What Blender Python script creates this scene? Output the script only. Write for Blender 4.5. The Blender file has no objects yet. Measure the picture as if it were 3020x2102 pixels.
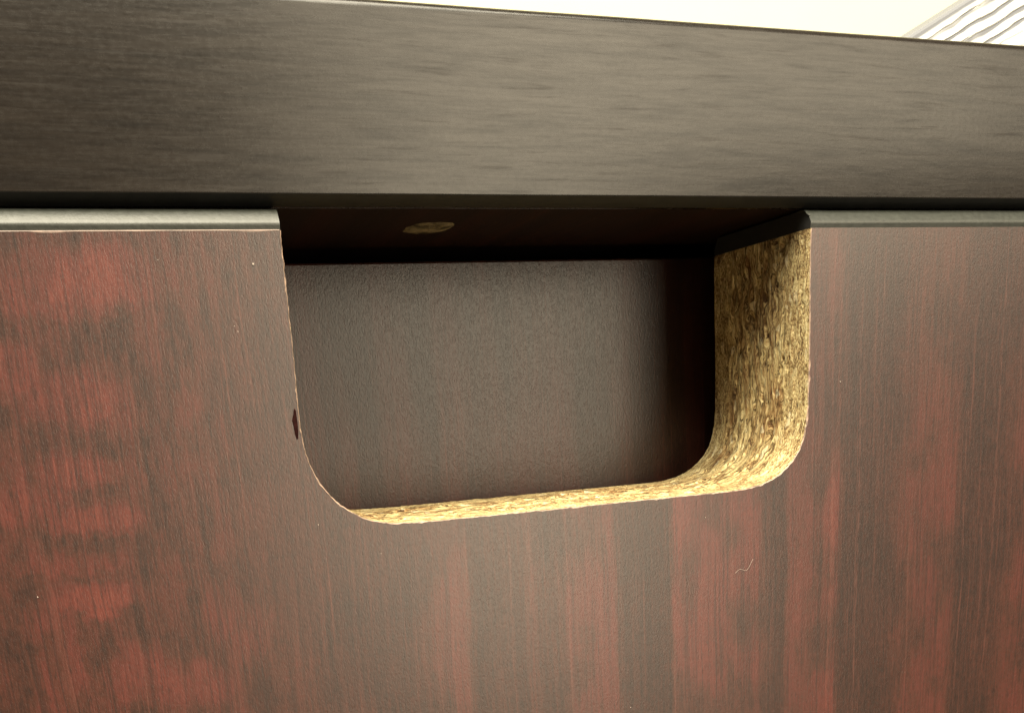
import bpy, bmesh, math, random
import numpy as np
from mathutils import Matrix, Vector, noise as mnoise

scene = bpy.context.scene
col = scene.collection
MM = 0.001

# ------------------------------------------------------------------ camera
R = [[0.9333956302203265, -0.3532635390033418, -0.06306718240443279],
     [-0.15178176051106274, -0.2293982655515413, -0.9614253652458452],
     [0.32516902475752824, 0.9069626826792704, -0.2677383005202264]]
CAM = (-0.05985713, -0.08114987, -0.01349674)
cam_data = bpy.data.cameras.new("camera")
cam = bpy.data.objects.new("camera", cam_data)
col.objects.link(cam)
m = Matrix.Identity(4)
for i in range(3):
    m[i][0] = R[0][i]; m[i][1] = -R[1][i]; m[i][2] = -R[2][i]; m[i][3] = CAM[i]
cam.matrix_world = m
cam_data.sensor_fit = 'HORIZONTAL'
cam_data.sensor_width = 36.0
cam_data.lens = 2990.504 / 3020 * 36
cam_data.shift_y = (2031.918 - 1051) / 3020
cam_data.clip_start = 0.004
cam_data.clip_end = 50
scene.camera = cam

# ------------------------------------------------------------------ world, lamps, exposure
world = bpy.data.worlds.new("World"); scene.world = world; world.use_nodes = True
bg = world.node_tree.nodes['Background']
bg.inputs['Color'].default_value = (1.0, 0.9, 0.78, 1); bg.inputs['Strength'].default_value = 0.13

def area_lamp(name, loc, target, sx, sy, radiance, color):
    d = bpy.data.lights.new(name, 'AREA'); d.shape = 'RECTANGLE'; d.size = sx; d.size_y = sy
    d.energy = radiance * math.pi * sx * sy; d.color = color
    o = bpy.data.objects.new(name, d); col.objects.link(o)
    o.location = loc
    o.rotation_euler = (Vector(target) - Vector(loc)).to_track_quat('-Z', 'Y').to_euler()
    return o
def polar(az, el, r, o=(-0.02, 0, 0)):
    a, e = math.radians(az), math.radians(el)
    return (o[0] + r*math.cos(e)*math.sin(a), o[1] - r*math.cos(e)*math.cos(a), o[2] + r*math.sin(e))
# daylight from a window behind and to the right, and the ceiling light high in front
area_lamp("window_light", polar(19.5, 9, 1.5), (-0.03, 0, 0), 0.44, 1.45, 7.0, (1.0, 0.865, 0.63))
area_lamp("window_light", polar(38, 23, 1.5), (-0.03, 0, 0), 0.58, 0.85, 5.8, (1.0, 0.865, 0.63))
area_lamp("ceiling_light", polar(-26, 60, 1.3), (-0.02, 0, 0), 1.7, 0.9, 19.0, (1.0, 0.91, 0.70))
vs = scene.view_settings
vs.view_transform = 'Standard'; vs.look = 'None'; vs.gamma = 1; vs.exposure = 0.49; vs.use_curve_mapping = False

# ------------------------------------------------------------------ node helper
class N:
    """tiny expression builder: every value is a socket; arithmetic makes Math nodes"""
    def __init__(s, nt): s.nt = nt
    def node(s, t, **kw):
        n = s.nt.nodes.new(t)
        for k, v in kw.items(): setattr(n, k, v)
        return n
    def put(s, sock, v):
        if isinstance(v, V): s.nt.links.new(v.s, sock)
        elif v is not None: sock.default_value = v
    def math(s, op, a, b=None, c=None, clamp=False):
        n = s.node('ShaderNodeMath', operation=op, use_clamp=clamp)
        for i, v in enumerate((a, b, c)): s.put(n.inputs[i], v)
        return V(s, n.outputs[0])
    def coords(s, kind='Object'):
        tc = s.node('ShaderNodeTexCoord'); sep = s.node('ShaderNodeSeparateXYZ')
        s.nt.links.new(tc.outputs[kind], sep.inputs[0])
        return [V(s, o) for o in sep.outputs]
    def uv(s, name):
        u = s.node('ShaderNodeUVMap', uv_map=name); sep = s.node('ShaderNodeSeparateXYZ')
        s.nt.links.new(u.outputs[0], sep.inputs[0]); return [V(s, o) for o in sep.outputs][:2]
    def vec(s, x, y, z):
        n = s.node('ShaderNodeCombineXYZ')
        for i, v in enumerate((x, y, z)): s.put(n.inputs[i], v)
        return V(s, n.outputs[0])
    def noise(s, vec, scale=1.0, detail=2.0, rough=0.5, dist=0.0):
        n = s.node('ShaderNodeTexNoise'); s.put(n.inputs['Vector'], vec)
        n.inputs['Scale'].default_value = scale; n.inputs['Detail'].default_value = detail
        n.inputs['Roughness'].default_value = rough; n.inputs['Distortion'].default_value = dist
        return V(s, n.outputs['Fac'])
    def voronoi(s, vec, scale=1.0, rnd=1.0, feature='F1', out='Color'):
        n = s.node('ShaderNodeTexVoronoi', feature=feature); s.put(n.inputs['Vector'], vec)
        n.inputs['Scale'].default_value = scale; n.inputs['Randomness'].default_value = rnd
        return V(s, n.outputs[out])
    def ramp(s, fac, stops, interp='LINEAR'):
        n = s.node('ShaderNodeValToRGB'); r = n.color_ramp; r.interpolation = interp
        while len(r.elements) < len(stops): r.elements.new(0.5)
        for e, (p, c) in zip(r.elements, stops):
            e.position = p; e.color = (c, c, c, 1) if isinstance(c, (int, float)) else (*c, 1)
        s.put(n.inputs[0], fac); return V(s, n.outputs[0])
    def smooth(s, v, a, b, lo=0.0, hi=1.0):
        n = s.node('ShaderNodeMapRange', interpolation_type='SMOOTHSTEP'); s.put(n.inputs[0], v)
        for i, x in enumerate((a, b, lo, hi)): n.inputs[i+1].default_value = x
        return V(s, n.outputs[0])
    def mix(s, f, a, b, blend='MIX'):
        n = s.node('ShaderNodeMix', data_type='RGBA', blend_type=blend)
        s.put(n.inputs[0], f)
        for i, v in ((6, a), (7, b)):
            s.put(n.inputs[i], v if isinstance(v, V) else (*v, 1))
        return V(s, n.outputs[2])
    def bump(s, h, dist, strength=1.0, normal=None):
        n = s.node('ShaderNodeBump'); s.put(n.inputs['Height'], h)
        n.inputs['Distance'].default_value = dist; n.inputs['Strength'].default_value = strength
        if normal: s.put(n.inputs['Normal'], normal)
        return V(s, n.outputs[0])
class V:
    def __init__(s, n, sock): s.n, s.s = n, sock
    def __add__(a, b): return a.n.math('ADD', a, b)
    def __radd__(a, b): return a.n.math('ADD', b, a)
    def __sub__(a, b): return a.n.math('SUBTRACT', a, b)
    def __rsub__(a, b): return a.n.math('SUBTRACT', b, a)
    def __mul__(a, b): return a.n.math('MULTIPLY', a, b)
    __rmul__ = __mul__
    def __truediv__(a, b): return a.n.math('DIVIDE', a, b)
    def max(a, b): return a.n.math('MAXIMUM', a, b)
    def min(a, b): return a.n.math('MINIMUM', a, b)
    def clamp(a): return a.n.math('ADD', a, 0.0, clamp=True)
    def pow(a, b): return a.n.math('POWER', a, b)
    def absval(a): return a.n.math('ABSOLUTE', a)

def material(name):
    mt = bpy.data.materials.new(name); mt.use_nodes = True
    return mt, N(mt.node_tree), mt.node_tree.nodes['Principled BSDF']
def finish(n, b, color=None, rough=None, normal=None, spec=0.5):
    if color is not None: n.put(b.inputs['Base Color'], color if isinstance(color, V) else (*color, 1))
    if rough is not None: n.put(b.inputs['Roughness'], rough)
    if normal is not None: n.put(b.inputs['Normal'], normal)
    b.inputs['Specular IOR Level'].default_value = spec

# ------------------------------------------------------------------ materials
def laminate(name, stripes=True, tone=1.0, gloss=0.64, dull=0.0, emboss=1.0):
    """printed red mahogany foil: vertical grain, mottled red figure, fine orange-peel emboss"""
    mt, n, b = material(name)
    x, y, z = n.coords(); x = x*1000.0; y = y*1000.0; z = z*1000.0
    wob = n.noise(n.vec(x*0.05, 0.0, z*0.04), 1.0, 2.0) - 0.5
    xg = x + wob*1.6
    jag = n.noise(n.vec(xg*1.5, 3.0, z*0.25), 1.0, 3.0, 0.6) - 0.5      # fibre-like ragged ends
    fine = n.noise(n.vec(xg*5.5, 7.0, z*0.55), 1.0, 3.0, 0.6)
    fibre = n.noise(n.vec(xg*2.2, 1.0, z*0.10), 1.0, 3.0, 0.55)
    mott = n.noise(n.vec(x*2.6, 5.0, z*1.5), 1.0, 3.0, 0.65)
    if stripes:
        # broad red streaks along the grain, as printed on this sheet (position in mm across the panel)
        px = lambda v: (v + 72.0) / 108.0
        prof = [(-72, .40), (-56, .45), (-48, .25), (-39.5, .12), (-38.0, .30), (-35.8, .62), (-34.2, .55), (-33.6, .16),
                (-29.2, .16), (-28.6, .50), (-27.6, .22), (-25.6, .30), (-25.0, .74), (-20.6, .70), (-20.0, .12), (-14.6, .06),
                (-14.2, .86), (-10.0, .78), (-5.2, .74), (-4.6, .20), (-2.4, .14), (-1.8, .62), (2.0, .60), (2.5, .95),
                (3.6, .80), (4.0, .08), (9.5, .12), (12.5, .60), (17.8, .62), (18.4, .10), (23.6, .16), (26.5, .60)]
        st = n.ramp((xg + jag*1.1 + 72.0)/108.0, [(px(a), c) for a, c in prof])
        vmod = n.noise(n.vec(xg*0.22, 9.0, z*0.11), 1.0, 2.0, 0.5)
        st = st * n.smooth(vmod + jag*0.35, 0.34, 0.58, 0.30, 1.0)
        st = st * n.smooth(z + jag*16.0, -6.0, -24.0, 0.45, 1.0)
        # curly blotches on the left of the notch
        blobs = [(-60.6, -3.2, 4.6, 2.2, .95), (-66.0, -3.5, 2.6, 2.2, .7), (-62.6, -11.0, 2.7, 2.0, 1.0), (-66.2, -9.0, 1.9, 1.8, .75),
                 (-63.2, -16.0, 3.2, 1.3, .85), (-62.4, -19.6, 3.4, 1.0, .9), (-66.2, -18.0, 2.2, 1.8, .7), (-64.6, -22.6, 3.4, .8, .6),
                 (-63.2, -25.4, 2.6, 1.1, 1.0), (-66.3, -29.5, 1.5, 4.5, .55), (-60.6, -31.5, 2.8, 2.2, .8), (-57.2, -32.8, 3.0, 2.0, .55),
                 (-56.6, -12.2, 3.2, 1.2, .3), (-54.0, -29.0, 2.4, 3.0, .35)]
        lump = n.noise(n.vec(x*0.45, 13.0, z*0.45), 1.0, 3.0, 0.6) - 0.5
        lump2 = n.noise(n.vec(x*0.5, 17.0, z*0.5), 1.0, 3.0, 0.6) - 0.5
        bx = x + lump*3.5 + jag*0.8; bz = z + lump2*3.0 + jag*1.3 + (mott-0.5)*1.2
        acc = None
        for cx, cz, rx, rz, a in blobs:
            dx = (bx - cx)/rx; dz = (bz - cz)/rz
            e = n.smooth(dx*dx + dz*dz, 2.1, 0.05, 0.0, a*0.75)
            acc = e if acc is None else acc.max(e)
        left = n.smooth(x, -46.0, -55.0)
        dark = n.noise(n.vec(xg*0.7, 11.0, z*0.22), 1.0, 2.0)
        base = st*(1.0-left) + left*(acc*0.8 + n.smooth(dark, .36, .62, 0.10, .46))
        mask = (base*0.80 + 0.05 + (fine-0.5)*0.55 + (mott-0.5)*0.55 + (fibre-0.5)*0.46).clamp()
    else:
        s1 = n.noise(n.vec(xg*0.30, 2.0, z*0.03), 1.0, 3.0)
        mask = (n.smooth(s1, .40, .68, 0.10, .45) + (fine-0.5)*0.25 + (mott-0.5)*0.5).clamp()
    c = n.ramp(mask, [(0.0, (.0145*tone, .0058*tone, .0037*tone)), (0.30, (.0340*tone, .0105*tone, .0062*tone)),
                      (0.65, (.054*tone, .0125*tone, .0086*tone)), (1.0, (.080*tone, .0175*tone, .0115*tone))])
    streak = n.noise(n.vec(xg*4.2, 23.0, z*0.045), 1.0, 3.0, 0.65)
    tick = n.noise(n.vec(xg*6.5, 29.0, z*0.9), 1.0, 3.0, 0.6)
    c = n.mix(n.smooth(streak, .52, .36)*0.55, c, (.013, .0056, .0038))
    c = n.mix(n.smooth(tick, .46, .32)*0.50, c, (.008, .0040, .0030))
    c = n.mix(n.smooth(streak, .56, .72)*0.45, c, (.080, .0270, .0190))
    if stripes:
        hair = None
        for hx, hw, za, zb, a in ((-28.6, .16, -20, -33, .8), (5.9, .10, -4, -48, .6), (2.9, .20, -16, -46, .7), (3.6, .10, -2, -20, .4), (19.0, .09, -14, -48, .55),
                                  (22.8, .12, -3, -46, .5), (-34.3, .14, -24, -46, .45), (-19.9, .10, -24, -46, .45), (8.2, .12, -3, -25, .35), (-66.3, .25, -16, -36, .35), (-56.0, .10, -15, -30, .35)):
            e = n.smooth((xg - hx + jag*0.22).absval(), hw*1.6, hw*0.3, 0.0, a)*n.smooth(z + jag*9.0, za, za-3.0)*n.smooth(z + jag*9.0, zb, zb+4.0)
            hair = e if hair is None else hair.max(e)
        c = n.mix(hair*n.smooth(fine, .36, .60)*0.5, c, (.085, .030, .021))
    # emboss: short pores along the grain + orange peel
    pores = n.smooth(n.noise(n.vec(x*9.0, y*9.0, z*3.0), 1.0, 2.0), .30, .52)
    peel = n.noise(n.vec(x*4.6, y*4.6, z*3.6), 1.0, 4.0, 0.7)
    h = pores*0.35 + peel
    nm = n.bump(h, 0.000028*emboss, 0.32)
    rough = 0.33 + (peel-0.5)*0.16 + (fine-0.5)*0.08
    finish(n, b, c, rough + dull, nm, gloss)
    return mt

def slab_band_mat():
    """dark brown wood-print edging of the top with grain running sideways"""
    mt, n, b = material("top_edging")
    x, y, z = n.coords(); x = x*1000.0; y = y*1000.0; z = z*1000.0
    w = n.noise(n.vec(x*0.03, 0.0, z*0.2), 1.0, 2.0) - 0.5
    zz = z + w*1.4
    g1 = n.noise(n.vec(x*0.10, 3.0, zz*1.3), 1.0, 4.0, 0.6)
    g2 = n.noise(n.vec(x*0.35, 5.0, zz*4.5), 1.0, 3.0, 0.6)
    dash = n.smooth(n.noise(n.vec(x*0.13, 9.0, zz*2.2), 1.0, 5.0, 0.65), .53, .72)
    f = (g1*0.7 + g2*0.3)
    c = n.ramp(f, [(0.30, (.0045, .0034, .0027)), (0.52, (.0095, .0070, .0052)), (0.74, (.0135, .0102, .0076))])
    c = n.mix(dash*0.3, c, (.010, .007, .0055))
    peel = n.noise(n.vec(x*2.2, y*2.2, z*3.2), 1.0, 3.0, 0.6)
    nm = n.bump(peel*0.6 - dash*0.2 + g2*0.25, 0.00003, 0.2)
    finish(n, b, c, 0.26 + (peel-0.5)*0.14 + dash*0.08 + (g2-0.5)*0.08, nm, 0.5)
    n.put(b.inputs['Specular IOR Level'], n.smooth(g1*0.5 + g2*0.5, .30, .66, .28, .37) - dash*0.06)
    return mt

def band_mat(name, base, rough):
    mt, n, b = material(name)
    x, y, z = n.coords(); x = x*1000.0; y = y*1000.0; z = z*1000.0
    g = n.noise(n.vec(x*0.25, y*3.0, z*6.0), 1.0, 3.0, 0.6)
    p = n.noise(n.vec(x*2.4, y*2.4, z*2.4), 1.0, 3.0, 0.6)
    c = n.ramp(g*0.6 + p*0.4, [(0.3, tuple(v*0.65 for v in base)), (0.7, tuple(v*1.3 for v in base))])
    finish(n, b, c, rough + (p-0.5)*0.15, n.bump(p, 0.00004, 0.5), 0.5)
    return mt

def chipboard_mat():
    """raw particle board: long flakes in the core, fine chips by the faces, dark voids"""
    mt, n, b = material("chipboard")
    s, d = n.uv("cut"); # mm along the cut, mm through the thickness
    ds = n.noise(n.vec(s*0.5, d*0.5, 2.0), 1.0, 2.0) - 0.5
    dd = n.noise(n.vec(s*0.35, d*0.6, 8.0), 1.0, 2.0) - 0.5
    d2 = d + dd*2.2; s2 = s + ds*1.5
    def chan(v, i):
        sp = n.node('ShaderNodeSeparateColor'); n.nt.links.new(v.s, sp.inputs[0]); return V(n, sp.outputs[i])
    flake = chan(n.voronoi(n.vec(s2*0.33, d2*1.5, 0.0), 1.0), 0)
    chipc = chan(n.voronoi(n.vec(s2*0.95, d2*2.3, 4.0), 1.0), 1)
    face = (n.smooth(d + ds*2.0, 5.2, 2.4) + n.smooth(d + ds*2.0, 12.4, 14.4)).clamp()
    fib = n.noise(n.vec(s2*0.42, d2*4.4, 1.0), 1.0, 5.0, 0.72)
    grit = n.noise(n.vec(s*3.4, d*5.4, 6.0), 1.0, 5.0, 0.75)
    blot = n.noise(n.vec(s*0.16, d*0.35, 12.0), 1.0, 2.0, 0.5)
    coreval = flake*0.16 + chipc*0.10 + fib*1.45 - 0.38
    faceval = chipc*0.22 + grit*1.10 - 0.16
    val = coreval*(1.0-face) + faceval*face + (grit-0.5)*0.60 + (blot-0.5)*0.30
    val = (val - 0.44)*1.55 + 0.42
    c = n.ramp(val, [(0.10, (.080, .040, .016)), (0.28, (.20, .120, .048)), (0.46, (.42, .295, .130)), (0.66, (.66, .52, .255)), (0.90, (.84, .74, .44))])
    tint = chan(n.voronoi(n.vec(s2*0.30, d2*1.3, 50.0), 1.0), 2)
    c = n.mix(n.smooth(tint, .62, .80)*(1.0-face*0.7)*0.55, c, n.mix(0.5, c, (.30, .135, .045)))
    hot = n.smooth(chan(n.voronoi(n.vec(s2*1.2, d2*2.6, 14.0), 1.0), 0), .955, .99)
    c = n.mix(hot*0.6, c, (.86, .77, .52))
    crack = n.smooth((n.noise(n.vec(s2*0.38, d2*2.1, 31.0), 1.0, 3.0, 0.6) - 0.5).absval(), .022, .004)
    crack = crack*n.smooth(n.noise(n.vec(s*0.7, d*1.2, 40.0), 1.0, 2.0), .40, .54)*(1.0-face*0.6)
    pit = n.noise(n.vec(s*0.9, d*2.1, 20.0), 1.0, 3.0, 0.6)
    hole = (n.smooth(pit, .635, .67)*(1.0-face*0.3)).max(crack*0.9)
    c = n.mix(hole*0.9, c, (.035, .014, .005))
    h = val*0.9 + fib*0.3 - hole*1.4
    finish(n, b, c, 0.72, n.bump(h, 0.00020, 0.9), 0.25)
    return mt

def plain(name, color, rough, var=0.12, scale=40.0, bump=0.0, spec=0.5):
    mt, n, b = material(name)
    x, y, z = n.coords()
    f = n.noise(n.vec(x, y, z), scale, 4.0, 0.6)
    c = n.ramp(f, [(0.3, tuple(v*(1-var) for v in color)), (0.7, tuple(min(1, v*(1+var)) for v in color))])
    finish(n, b, c, rough, n.bump(f, bump, 0.6) if bump else None, spec)
    return mt

def washed_wood_mat():
    mt, n, b = material("washed_wood")
    x, y, z = n.coords(); x = x*1000.0; y = y*1000.0; z = z*1000.0
    # grain fans out slightly along the board (x runs along the grain)
    w = n.noise(n.vec(x*0.035, y*0.05, z*0.09), 1.0, 3.0, 0.55) - 0.5
    w2 = n.noise(n.vec(x*0.012, 2.0, z*0.03), 1.0, 2.0) - 0.5
    t = (z + w*5.0 + w2*10.0)*0.34/(x*0.007 + 0.80)
    saw = n.math('FRACT', t)
    line = n.smooth(saw, 0.36, 0.66)*n.smooth(saw, 1.0, 0.80)
    fade = n.smooth(n.noise(n.vec(x*0.05, 6.0, z*0.12), 1.0, 2.0), .36, .54)
    f2 = n.noise(n.vec(x*0.08, 4.0, z*1.6), 1.0, 3.0, 0.6)
    k = (line*(0.35 + fade*0.65) + n.smooth(f2, .56, .70)*0.35).clamp().max(n.smooth(z + w*2.0, -2.4, -1.4))
    c = n.mix(k, (.52, .52, .50), (.130, .134, .150))
    finish(n, b, c, 0.7, n.bump(1.0-k, 0.0006, 0.6), 0.3)
    return mt

M_FRONT = laminate("red_mahogany_foil")
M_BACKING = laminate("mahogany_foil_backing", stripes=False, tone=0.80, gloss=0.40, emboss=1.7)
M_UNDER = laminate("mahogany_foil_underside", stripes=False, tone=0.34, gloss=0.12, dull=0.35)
M_TOPBAND = slab_band_mat()
M_BAND = band_mat("dark_edging", (.018, .0195, .0155), 0.44)
M_ARRIS = plain("shaded_edging", (.010, .010, .009), 0.6, .3, 700.0, 0.00005, 0.25)  # darker copy of the top edging, shade of its lower chamfer painted in
M_BANDCUT = plain("edging_cut_end", (.012, .012, .012), 0.55, .3, 900.0)
M_CHIP = chipboard_mat()
M_SPOT = plain("bare_spot_shaded", (.105, .088, .056), 0.8, .9, 700.0, 0.0002, 0.1)  # raw board tone darkened: the shade under the top is in the colour
M_RIM = plain("foil_rim", (.20, .135, .10), 0.55, .8, 1500.0)
M_SEAM = plain("glue_seam", (.16, .11, .09), 0.5, .6, 400.0)
M_SCAR = plain("scar_filler", (.012, .0035, .003), 0.8, .5, 2500.0, 0.0, 0.03)
M_SPECK = plain("dust", (.22, .18, .155), 0.8, .05, 900.0)
M_WALL = plain("cream_wall_paint", (.50, .485, .350), 0.85, .02, 14.0, 0.0002, 0.2)
M_FLOOR = plain("dark_floor_boards", (.030, .020, .014), 0.55, .25, 9.0)
M_WASH = washed_wood_mat()

# ------------------------------------------------------------------ mesh helpers
def link(name, me, mat, parent=None, smooth=False):
    o = bpy.data.objects.new(name, me); col.objects.link(o)
    for mt in (mat if isinstance(mat, (list, tuple)) else [mat]): me.materials.append(mt)
    if smooth:
        for p in me.polygons: p.use_smooth = True
    if parent is not None:
        o.parent = parent
        pm = Matrix.Translation(parent.location) if parent.type == 'EMPTY' else Matrix.Identity(4)
        # meshes keep world millimetre coordinates; only the empty root is offset
        if parent.type == 'EMPTY': o.matrix_parent_inverse = pm.inverted()
    return o
def from_py(name, v, f, mat, parent=None, smooth=False):
    me = bpy.data.meshes.new(name); me.from_pydata([tuple(c*MM for c in p) for p in v], [], f); me.update()
    return link(name, me, mat, parent, smooth)
def box(name, x0, x1, y0, y1, z0, z1, mat, parent=None, bevel=0.0):
    bm = bmesh.new(); bmesh.ops.create_cube(bm, size=1)
    for v in bm.verts:
        v.co = Vector(((x0+x1)/2 + v.co.x*(x1-x0), (y0+y1)/2 + v.co.y*(y1-y0), (z0+z1)/2 + v.co.z*(z1-z0)))*MM
    if bevel: bmesh.ops.bevel(bm, geom=bm.edges[:], offset=bevel*MM, segments=2, profile=.5, affect='EDGES')
    me = bpy.data.meshes.new(name); bm.to_mesh(me); bm.free()
    return link(name, me, mat, parent)
def extrude_x(name, prof, xs, mat, parent=None, wob=0.0, seed=0, endmat=None, shade_faces=()):
    """sweep a closed (y, z) profile along x with a slight hand-made waviness"""
    rnd = random.Random(seed); v = []; f = []; k = len(prof)
    for x in xs:
        for (y, z) in prof:
            dy = wob*mnoise.noise(Vector((x*0.12, seed, 0.3))); dz = wob*mnoise.noise(Vector((x*0.15, seed, 7.7)))
            v.append((x, y+dy, z+dz))
    for i in range(len(xs)-1):
        for j in range(k):
            a = i*k+j; c = i*k+(j+1) % k
            f.append((a, c, c+k, a+k))
    f.append(tuple(reversed(range(k)))); f.append(tuple(range((len(xs)-1)*k, len(xs)*k)))
    o = from_py(name, v, f, [mat, endmat or mat], parent)
    me = o.data
    for p in me.polygons:
        if len(p.vertices) > 4: p.material_index = 1
        elif p.index % k in shade_faces: p.material_index = 1; p.use_smooth = True
        else: p.use_smooth = True
    bm = bmesh.new(); bm.from_mesh(me); bmesh.ops.recalc_face_normals(bm, faces=bm.faces)
    for e in bm.edges:
        if len(e.link_faces) == 2 and e.link_faces[0].normal.angle(e.link_faces[1].normal, 0) > 0.6: e.smooth = False
    bm.to_mesh(me); bm.free()
    return o
def arc(cy, cz, r, a0, a1, n):
    return [(cy + r*math.cos(math.radians(a0+(a1-a0)*i/n)), cz + r*math.sin(math.radians(a0+(a1-a0)*i/n))) for i in range(n+1)]

# ------------------------------------------------------------------ setting
FL = -620.0
def struct(o): o['kind'] = 'structure'; return o
struct(box("floor", -1800, 1800, -2200, 470, FL-40, FL, M_FLOOR))
struct(box("wall", -1800, 1800, 470, 530, FL, 1900, M_WALL))

# ------------------------------------------------------------------ cabinet
cab = bpy.data.objects.new("cabinet", None); col.objects.link(cab)
cab.location = (-23.4*MM, 210*MM, FL*MM); cab.empty_display_size = 0.05
cab['label'] = "dark reddish mahogany laminate cabinet with a finger notch cut in its drawer front"
cab['category'] = "cabinet"
XL, XR = -226.0, 180.0           # drawer front
ZB = -190.0                      # its lower edge
T = 16.0

# --- notch outline on the panel face (mm), square with rounded corners, traced left top -> right top
def outline():
    p = [(-46.40, 0.0), (-46.45, -4.0), (-46.50, -9.0), (-46.60, -12.6)]
    p += [(-46.55, -14.6), (-46.35, -16.2), (-45.85, -17.7), (-45.0, -19.15), (-43.75, -20.45), (-42.2, -21.38), (-40.1, -21.93), (-37.5, -22.06)]
    p += [(-30.0, -22.12), (-20.5, -22.12), (-10.3, -22.14), (-7.6, -22.13), (-6.2, -22.02), (-4.13, -21.55), (-2.28, -20.52), (-0.85, -18.85), (-0.15, -16.5), (0.02, -13.8)]
    p += [(0.05, -9.3), (0.02, -3.6), (0.04, 0.0)]
    p = [np.array(q) for q in p]
    pts = []
    for i in range(len(p)-1):                        # centripetal-ish Catmull-Rom, resampled below
        a = p[max(i-1, 0)]; b = p[i]; c = p[i+1]; d = p[min(i+2, len(p)-1)]
        L = np.linalg.norm(c-b)
        m1 = (c-a)/max(np.linalg.norm(c-a), 1e-6)*L; m2 = (d-b)/max(np.linalg.norm(d-b), 1e-6)*L
        for t in np.linspace(0, 1, 60, endpoint=False):
            h = (2*t**3-3*t**2+1, t**3-2*t**2+t, -2*t**3+3*t**2, t**3-t**2)
            pts.append(h[0]*b + h[1]*m1 + h[2]*c + h[3]*m2)
    pts.append(p[-1]); pts = np.array(pts)
    s = np.concatenate([[0], np.cumsum(np.linalg.norm(np.diff(pts, axis=0), axis=1))])
    n = int(s[-1]/0.14)
    ss = np.linspace(0, s[-1], n+1)
    return np.stack([np.interp(ss, s, pts[:, 0]), np.interp(ss, s, pts[:, 1])], 1), ss
OUT, SARC = outline()
tan = np.gradient(OUT, axis=0); tan /= np.linalg.norm(tan, axis=1)[:, None]
NRM = np.stack([-tan[:, 1], tan[:, 0]], 1)           # points into the open notch (left of travel)
if (NRM[len(NRM)//2] @ np.array([0, 1])) < 0: NRM = -NRM
rs = np.random.RandomState(4)
def smooth_noise(n, period, seed):
    r = np.random.RandomState(seed).randn(int(n/period)+3)
    return np.interp(np.arange(n)/period, np.arange(len(r)), r)
ragged = smooth_noise(len(OUT), 4, 1)*0.014 + smooth_noise(len(OUT), 1.5, 2)*0.014
chips = np.zeros(len(OUT)); rc = np.random.RandomState(21)
for _ in range(26):                                  # little bites out of the foil along the saw cut
    c0 = rc.uniform(0, SARC[-1]); w = rc.uniform(.10, .45); chips += rc.uniform(.02, .08)*np.exp(-((SARC-c0)/w)**4)
RIM = 0.07                                           # broken front arris of the cut
# --- drawer front faces
def front_mesh():
    v = []; f = []
    def ring(y, off, jag):
        base = len(v)
        pl = OUT - NRM*off + NRM*(ragged*jag)[:, None] - (NRM*chips[:, None] if off else 0)
        v.append((XL, y, ZB)); v.append((XL, y, 0.0))
        for q in pl: v.append((q[0], y, min(q[1], 0.0)))
        v.append((XR, y, 0.0)); v.append((XR, y, ZB))
        return base, len(pl)+4
    a, k = ring(0.0, RIM, 1.0); b, _ = ring(T, 0.0, 1.0)
    f.append(tuple(range(a, a+k))); f.append(tuple(reversed(range(b, b+k))))
    for i, j in ((0, 1), (k-1, 0)): f.append((a+j, a+i, b+i, b+j))
    f.append((a+k-1, a+k-2, b+k-2, b+k-1))
    o = from_py("drawer_front", v, f, M_FRONT, cab)
    bm = bmesh.new(); bm.from_mesh(o.data)
    bmesh.ops.triangulate(bm, faces=[x for x in bm.faces if len(x.verts) > 4])
    bmesh.ops.recalc_face_normals(bm, faces=bm.faces)
    for fc in bm.faces:                              # front must face -Y
        if fc.normal.y > 0.5 and fc.calc_center_median().y < 0.001: fc.normal_flip()
    bm.to_mesh(o.data); bm.free()
    return o
front = front_mesh()

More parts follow.
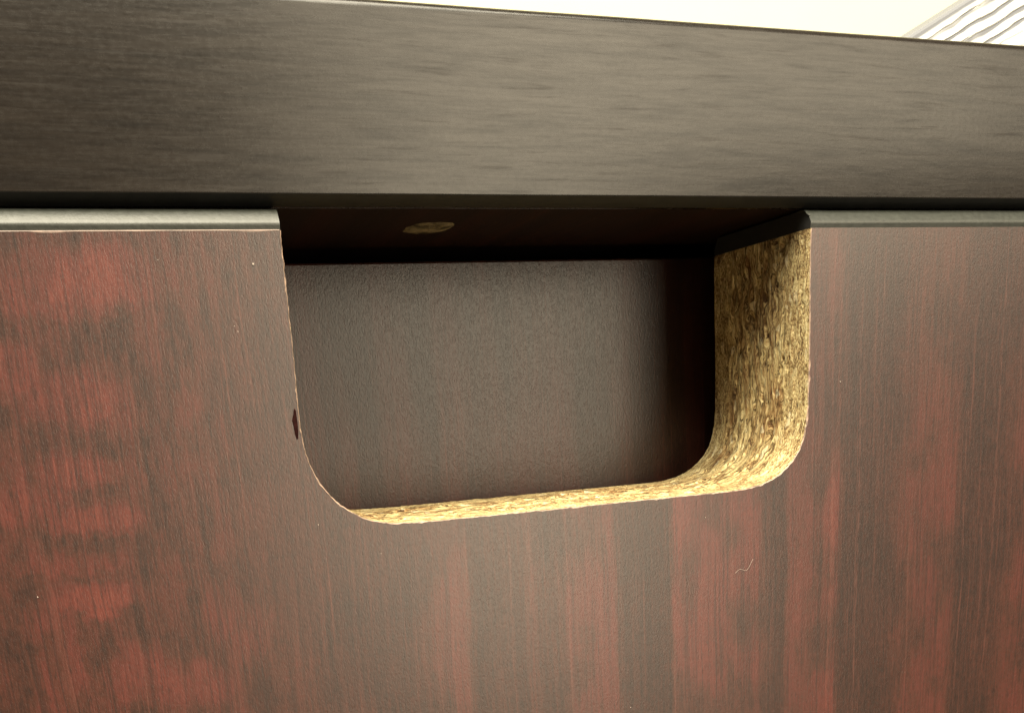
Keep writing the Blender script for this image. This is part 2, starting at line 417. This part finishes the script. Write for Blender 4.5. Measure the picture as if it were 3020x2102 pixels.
# --- raw cut through the board: displaced grid (flakes, voids) around the notch
def cut_edge():
    nd = 116; ns = len(OUT)
    dep = np.linspace(0.07, T-0.004, nd)
    S, D = np.meshgrid(SARC, dep, indexing='ij')
    h = np.zeros_like(S)
    for i in range(ns):
        for j in range(nd):
            s, d = S[i, j], D[i, j]
            c = 1.0 if 3.4 < d < 13.4 else 0.45
            a = mnoise.noise(Vector((s*0.55, d*2.1, 3.1)))
            q = mnoise.noise(Vector((s*1.6, d*4.2, 9.7)))
            h[i, j] = (a*0.055 + q*0.035)*c
    r = np.random.RandomState(11)
    for _ in range(420):                             # voids: little gouges lying along the flakes
        s0 = r.uniform(0, SARC[-1]); d0 = r.uniform(1.0, 15.0)
        core = 4 < d0 < 13
        ls = r.uniform(.25, 1.6 if core else .5); ld = r.uniform(.08, .20); dp = r.uniform(.12, .60 if core else .25)
        tilt = r.uniform(-.25, .25)
        i0 = np.searchsorted(SARC, s0-3*ls); i1 = np.searchsorted(SARC, s0+3*ls)
        ds = S[i0:i1]-s0; dd = D[i0:i1]-d0-tilt*ds
        h[i0:i1] -= dp*np.exp(-((ds/ls)**4 + (dd/ld)**2))
    for _ in range(260):                             # raised splinters
        s0 = r.uniform(0, SARC[-1]); d0 = r.uniform(.6, 15.4)
        ls = r.uniform(.2, 1.1); ld = r.uniform(.10, .22); dp = r.uniform(.05, .16)
        i0 = np.searchsorted(SARC, s0-3*ls); i1 = np.searchsorted(SARC, s0+3*ls)
        ds = S[i0:i1]-s0; dd = D[i0:i1]-d0
        h[i0:i1] += dp*np.exp(-((ds/ls)**4 + (dd/ld)**2))
    edge = np.clip(np.minimum(D-0.06, T-D)/0.5, 0, 1)
    h = h*edge + ragged[:, None]*(1-edge)
    X = OUT[:, 0][:, None] + NRM[:, 0][:, None]*h; Z = OUT[:, 1][:, None] + NRM[:, 1][:, None]*h
    Z = np.minimum(Z, 0.0)
    v = np.stack([X, D, Z], -1).reshape(-1, 3)
    idx = np.arange(ns*nd).reshape(ns, nd)
    q = np.stack([idx[:-1, :-1], idx[1:, :-1], idx[1:, 1:], idx[:-1, 1:]], -1).reshape(-1, 4)
    o = from_py("cut_edge", v.tolist(), q.tolist(), M_CHIP, front, True)
    me = o.data
    uv = me.uv_layers.new(name="cut")
    sd = np.stack([S, D], -1).reshape(-1, 2)
    li = np.empty(len(me.loops), dtype=np.int32); me.loops.foreach_get('vertex_index', li)
    uv.data.foreach_set('uv', sd[li].astype(np.float32).ravel())
    mid = me.polygons[(ns//2)*(nd-1) + nd//2]
    if mid.normal.z < 0: me.flip_normals()
    o['label'] = "raw yellowish chipboard edge of the notch"
    # broken rim between foil face and cut
    a = OUT - NRM*RIM + NRM*(ragged-chips)[:, None]; b = OUT + NRM*ragged[:, None]
    v = [(p[0], 0.0, min(p[1], 0)) for p in a] + [(p[0], 0.07, min(p[1], 0)) for p in b]
    k = len(a); f = [(i, i+1, k+i+1, k+i) for i in range(k-1)]
    o = from_py("foil_rim", v, f, M_RIM, front, True)
    if o.data.polygons[k//2].normal.z < 0: o.data.flip_normals()
cut_edge()

# --- edge bands on the top of the drawer front, one on each side of the notch
BT = 1.60
def bprof():
    fr = [(0.10, 0.0), (0.03, 0.30), (0.0, 0.42), (0.04, 0.56), (0.14, 0.74), (0.52, 1.30), (0.68, 1.46), (0.92, 1.57), (1.25, BT)]
    return fr + [(T-1.25, BT)] + [(T-y, z) for y, z in reversed(fr[:-1])]
bp = [(y, z+0.02) for y, z in bprof()]
xsL = list(np.arange(XL, -46.4, 3.0)) + [-46.42]
bl = extrude_x("edge_band", bp, xsL, M_BAND, front, 0.03, 1, M_BANDCUT)
xsR = [0.02, 0.4] + list(np.arange(3.0, XR, 3.0)) + [XR]
br = extrude_x("edge_band", bp, xsR, M_BAND, front, 0.03, 2, M_BANDCUT)
# frayed burr where the band was sawn off
def burr(x, seed, s):
    r = random.Random(seed); v = []; f = []
    ys = [0.25+0.35*i for i in range(8)]
    for i, y in enumerate(ys):
        zt = BT - (0 if y > 1.15 else 1.15-math.sqrt(max(0, 1.15**2-(1.15-y)**2)))
        w = (0.30*math.exp(-y/0.9)+0.04)*(0.6+0.8*r.random())
        v += [(x+0.05*s, y, zt-0.16), (x-w*s, y, zt+0.02*r.random()), (x+0.12*s, y, zt+0.03)]
    for i in range(len(ys)-1):
        for j in range(3):
            a = i*3+j; c = i*3+(j+1) % 3; f.append((a, c, c+3, a+3))
    f += [(2, 1, 0), (len(v)-3, len(v)-2, len(v)-1)]
    return from_py("burr", v, f, M_BAND, front)
burr(0.05, 5, 1)
# thin light glue seam between band and face, broken along its length
def seam(x0, x1, seed):
    r = random.Random(seed); v = []; f = []
    xs = np.arange(x0, x1, 0.5)
    for x in xs:
        hgt = -0.05 + 0.26*max(0.0, mnoise.noise(Vector((x*0.30, seed, 0)))+0.30)
        v += [(x, -0.012, -hgt), (x, -0.022, 0.0), (x, -0.006, 0.06), (x, 0.05, 0.0)]
    for i in range(len(xs)-1):
        for j in range(4):
            a = i*4+j; c = i*4+(j+1) % 4; f.append((a, a+4, c+4, c))
    return from_py("glue_seam", v, f, M_SEAM, front)
seam(-110.0, -46.4, 3)

# --- scar on the left edge of the notch
def sliver(name, pts, y0, y1, mat):
    rj = random.Random(3); q = []
    for i, p in enumerate(pts):
        n2 = pts[(i+1) % len(pts)]
        for t in (0, .25, .5, .75): q.append((p[0]+(n2[0]-p[0])*t + rj.uniform(-.018, .018), p[1]+(n2[1]-p[1])*t + rj.uniform(-.03, .03)))
    pts = q
    k = len(pts); cx = sum(p[0] for p in pts)/k; cz = sum(p[1] for p in pts)/k
    v = [(p[0], y0, p[1]) for p in pts] + [(cx+(p[0]-cx)*.8, y1, cz+(p[1]-cz)*.9) for p in pts]
    f = [tuple(range(k, 2*k))] + [(i, (i+1) % k, k+(i+1) % k, k+i) for i in range(k)]
    o = from_py(name, v, f, mat, front)
    bm = bmesh.new(); bm.from_mesh(o.data); bmesh.ops.recalc_face_normals(bm, faces=bm.faces); bm.to_mesh(o.data); bm.free()
    return o
sliver("scar", [(-46.95, -12.55), (-46.83, -12.60), (-46.80, -13.3), (-46.80, -14.1), (-46.88, -14.85), (-47.02, -14.92), (-47.12, -14.5), (-47.16, -14.0), (-47.22, -13.45), (-47.10, -13.1), (-47.02, -12.75)], 0.01, -0.03, M_SCAR)['label'] = "dark maroon scar on the notch edge"

# --- dust specks and a curl of lint stuck on the foil
def speck(x, z, r, seed):
    rr = random.Random(seed); bm = bmesh.new(); bmesh.ops.create_icosphere(bm, subdivisions=1, radius=1)
    for v in bm.verts:
        k = 0.75+0.5*rr.random()
        v.co = Vector((x + v.co.x*r*k*.6, -r*.25 + v.co.y*r*.45, z + v.co.z*r*k*.85))*MM
    me = bpy.data.meshes.new("dust_speck"); bm.to_mesh(me); bm.free()
    return link("dust_speck", me, M_SPECK, front, True)
for i, (x, z, r) in enumerate([(-48.7, -2.3, .13), (-50.4, -6.9, .07), (-50.6, -6.5, .05), (3.5, -13.2, .10), (-11.0, -24.3, .09), (-46.1, -21.5, .07), (-67.1, -24.7, .08), (-41.3, -24.3, .06), (-55.3, -1.9, .05), (-19.2, -41.0, .07)]):
    speck(x, z, r, i)
def lint(pts, rad):
    v = []; f = []; k = 5
    for i, p in enumerate(pts):
        a = Vector(pts[max(i-1, 0)]); b = Vector(pts[min(i+1, len(pts)-1)]); t = (b-a).normalized()
        u = t.cross(Vector((0, 1, 0))).normalized(); w = t.cross(u)
        for j in range(k):
            q = Vector(p) + (u*math.cos(2*math.pi*j/k) + w*math.sin(2*math.pi*j/k))*rad
            v.append(tuple(q))
    for i in range(len(pts)-1):
        for j in range(k): a = i*k+j; c = i*k+(j+1) % k; f.append((a, c, c+k, a+k))
    f.append(tuple(range(k))); f.append(tuple(range(len(v)-k, len(v))))
    return from_py("lint", v, f, M_SPECK, front, True)
lint([(-7.9 + 1.9*t, -0.07, -29.75 + 0.25*math.sin(t*7) + 0.95*t**2) for t in np.linspace(0, 1, 14)], 0.015)
#lint([(5.4 + 0.5*t, -0.05, -9.1 + 0.8*t**1.5) for t in np.linspace(0, 1, 8)], 0.010)

# --- cabinet top with its edging
ZT0, ZT1 = 1.86, 15.50
tprof = ([(2.16, ZT0), (2.16, ZT1), (420.0, ZT1), (420.0, ZT0)])
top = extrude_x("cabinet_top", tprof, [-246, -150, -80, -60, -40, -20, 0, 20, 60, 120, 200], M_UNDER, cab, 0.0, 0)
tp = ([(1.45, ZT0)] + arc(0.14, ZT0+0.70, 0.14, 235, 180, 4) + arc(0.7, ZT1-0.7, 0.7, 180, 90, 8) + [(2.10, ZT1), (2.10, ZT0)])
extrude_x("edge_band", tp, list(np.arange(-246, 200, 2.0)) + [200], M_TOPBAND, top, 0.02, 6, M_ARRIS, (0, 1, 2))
# chipped-out spot on the underside showing the raw board
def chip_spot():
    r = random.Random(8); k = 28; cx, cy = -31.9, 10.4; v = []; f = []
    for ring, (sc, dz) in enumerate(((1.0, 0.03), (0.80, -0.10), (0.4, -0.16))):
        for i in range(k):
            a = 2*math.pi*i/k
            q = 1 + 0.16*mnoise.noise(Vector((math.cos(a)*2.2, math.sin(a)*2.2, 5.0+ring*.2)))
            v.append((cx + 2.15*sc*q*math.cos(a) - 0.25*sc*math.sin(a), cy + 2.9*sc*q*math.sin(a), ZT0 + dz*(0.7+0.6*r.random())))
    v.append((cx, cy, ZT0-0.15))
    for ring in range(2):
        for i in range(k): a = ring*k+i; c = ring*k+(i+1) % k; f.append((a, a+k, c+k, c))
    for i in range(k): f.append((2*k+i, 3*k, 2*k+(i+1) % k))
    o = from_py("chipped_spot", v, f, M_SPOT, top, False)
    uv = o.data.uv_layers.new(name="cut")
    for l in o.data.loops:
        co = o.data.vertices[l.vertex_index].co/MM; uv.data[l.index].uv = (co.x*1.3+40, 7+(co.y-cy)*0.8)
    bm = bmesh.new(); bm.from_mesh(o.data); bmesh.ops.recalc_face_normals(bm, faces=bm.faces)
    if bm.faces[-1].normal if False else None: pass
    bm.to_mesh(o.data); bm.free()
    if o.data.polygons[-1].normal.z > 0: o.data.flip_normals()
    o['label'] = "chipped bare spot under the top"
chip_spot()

# --- inner panel behind the notch and the rest of the carcass
box("inner_panel", -206, 160, 19.4, 35.4, -170, 0.42, M_BACKING, cab, 0.2)
box("side_panel", -226, -210, 37.0, 404, FL, 1.80, M_FRONT, cab, 0.2)
box("side_panel", 164, 180, 37.0, 404, FL, 1.80, M_FRONT, cab, 0.2)
box("back_panel", -209.9, 163.9, 400, 404, FL+20, 1.70, M_BACKING, cab)
box("bottom_panel", -209.9, 163.9, 30, 399.9, FL+60, FL+76, M_BACKING, cab)
box("door", XL, XR, 0, 16, FL+40, ZB-4, M_FRONT, cab, 0.3)
box("plinth", -209.9, 163.9, 40, 56, FL, FL+59.9, M_BACKING, cab)

# ------------------------------------------------------------------ pale board standing on the cabinet top
def washed_board():
    # slanted left edge, standing upright on the top, grain along the slant
    ang = math.radians(27.0)
    th = 14.0
    o3 = Vector((149.1, 160.0, 73.3))              # a point on the slanted edge
    dirv = Vector((math.cos(ang), 0, math.sin(ang))); up = Vector((-math.sin(ang), 0, math.cos(ang)))
    # corners in world x,z: the edge runs down to the cabinet top and up to the far end
    tdn = (ZT1 + 0.05 - o3.z)/dirv.z
    p0 = o3 + dirv*tdn; p1 = o3 + dirv*110.0
    p2 = Vector((p1.x + 40, 160, p1.z - 60)); p3 = Vector((p2.x - 20, 160, ZT1+0.05))
    loc = [Vector(((p-o3).dot(dirv), 0, (p-o3).dot(up))) for p in (p0, p1, p2, p3)]
    v = [(p.x, 0.0, p.z) for p in loc] + [(p.x, th, p.z) for p in loc]
    f = [(0, 3, 2, 1), (4, 5, 6, 7)] + [(i, (i+1) % 4, 4+(i+1) % 4, 4+i) for i in range(4)]
    o = from_py("wooden_board", v, f, M_WASH)
    bm = bmesh.new(); bm.from_mesh(o.data); bmesh.ops.recalc_face_normals(bm, faces=bm.faces)
    bmesh.ops.bevel(bm, geom=bm.edges[:], offset=0.8*MM, segments=2, profile=.5, affect='EDGES')
    bm.to_mesh(o.data); bm.free()
    o.location = o3*MM; o.rotation_euler = (0, -ang, 0)
    o['label'] = "pale whitewashed wood-grain board with a slanted edge above the cabinet top"
    o['category'] = "board"
washed_board()
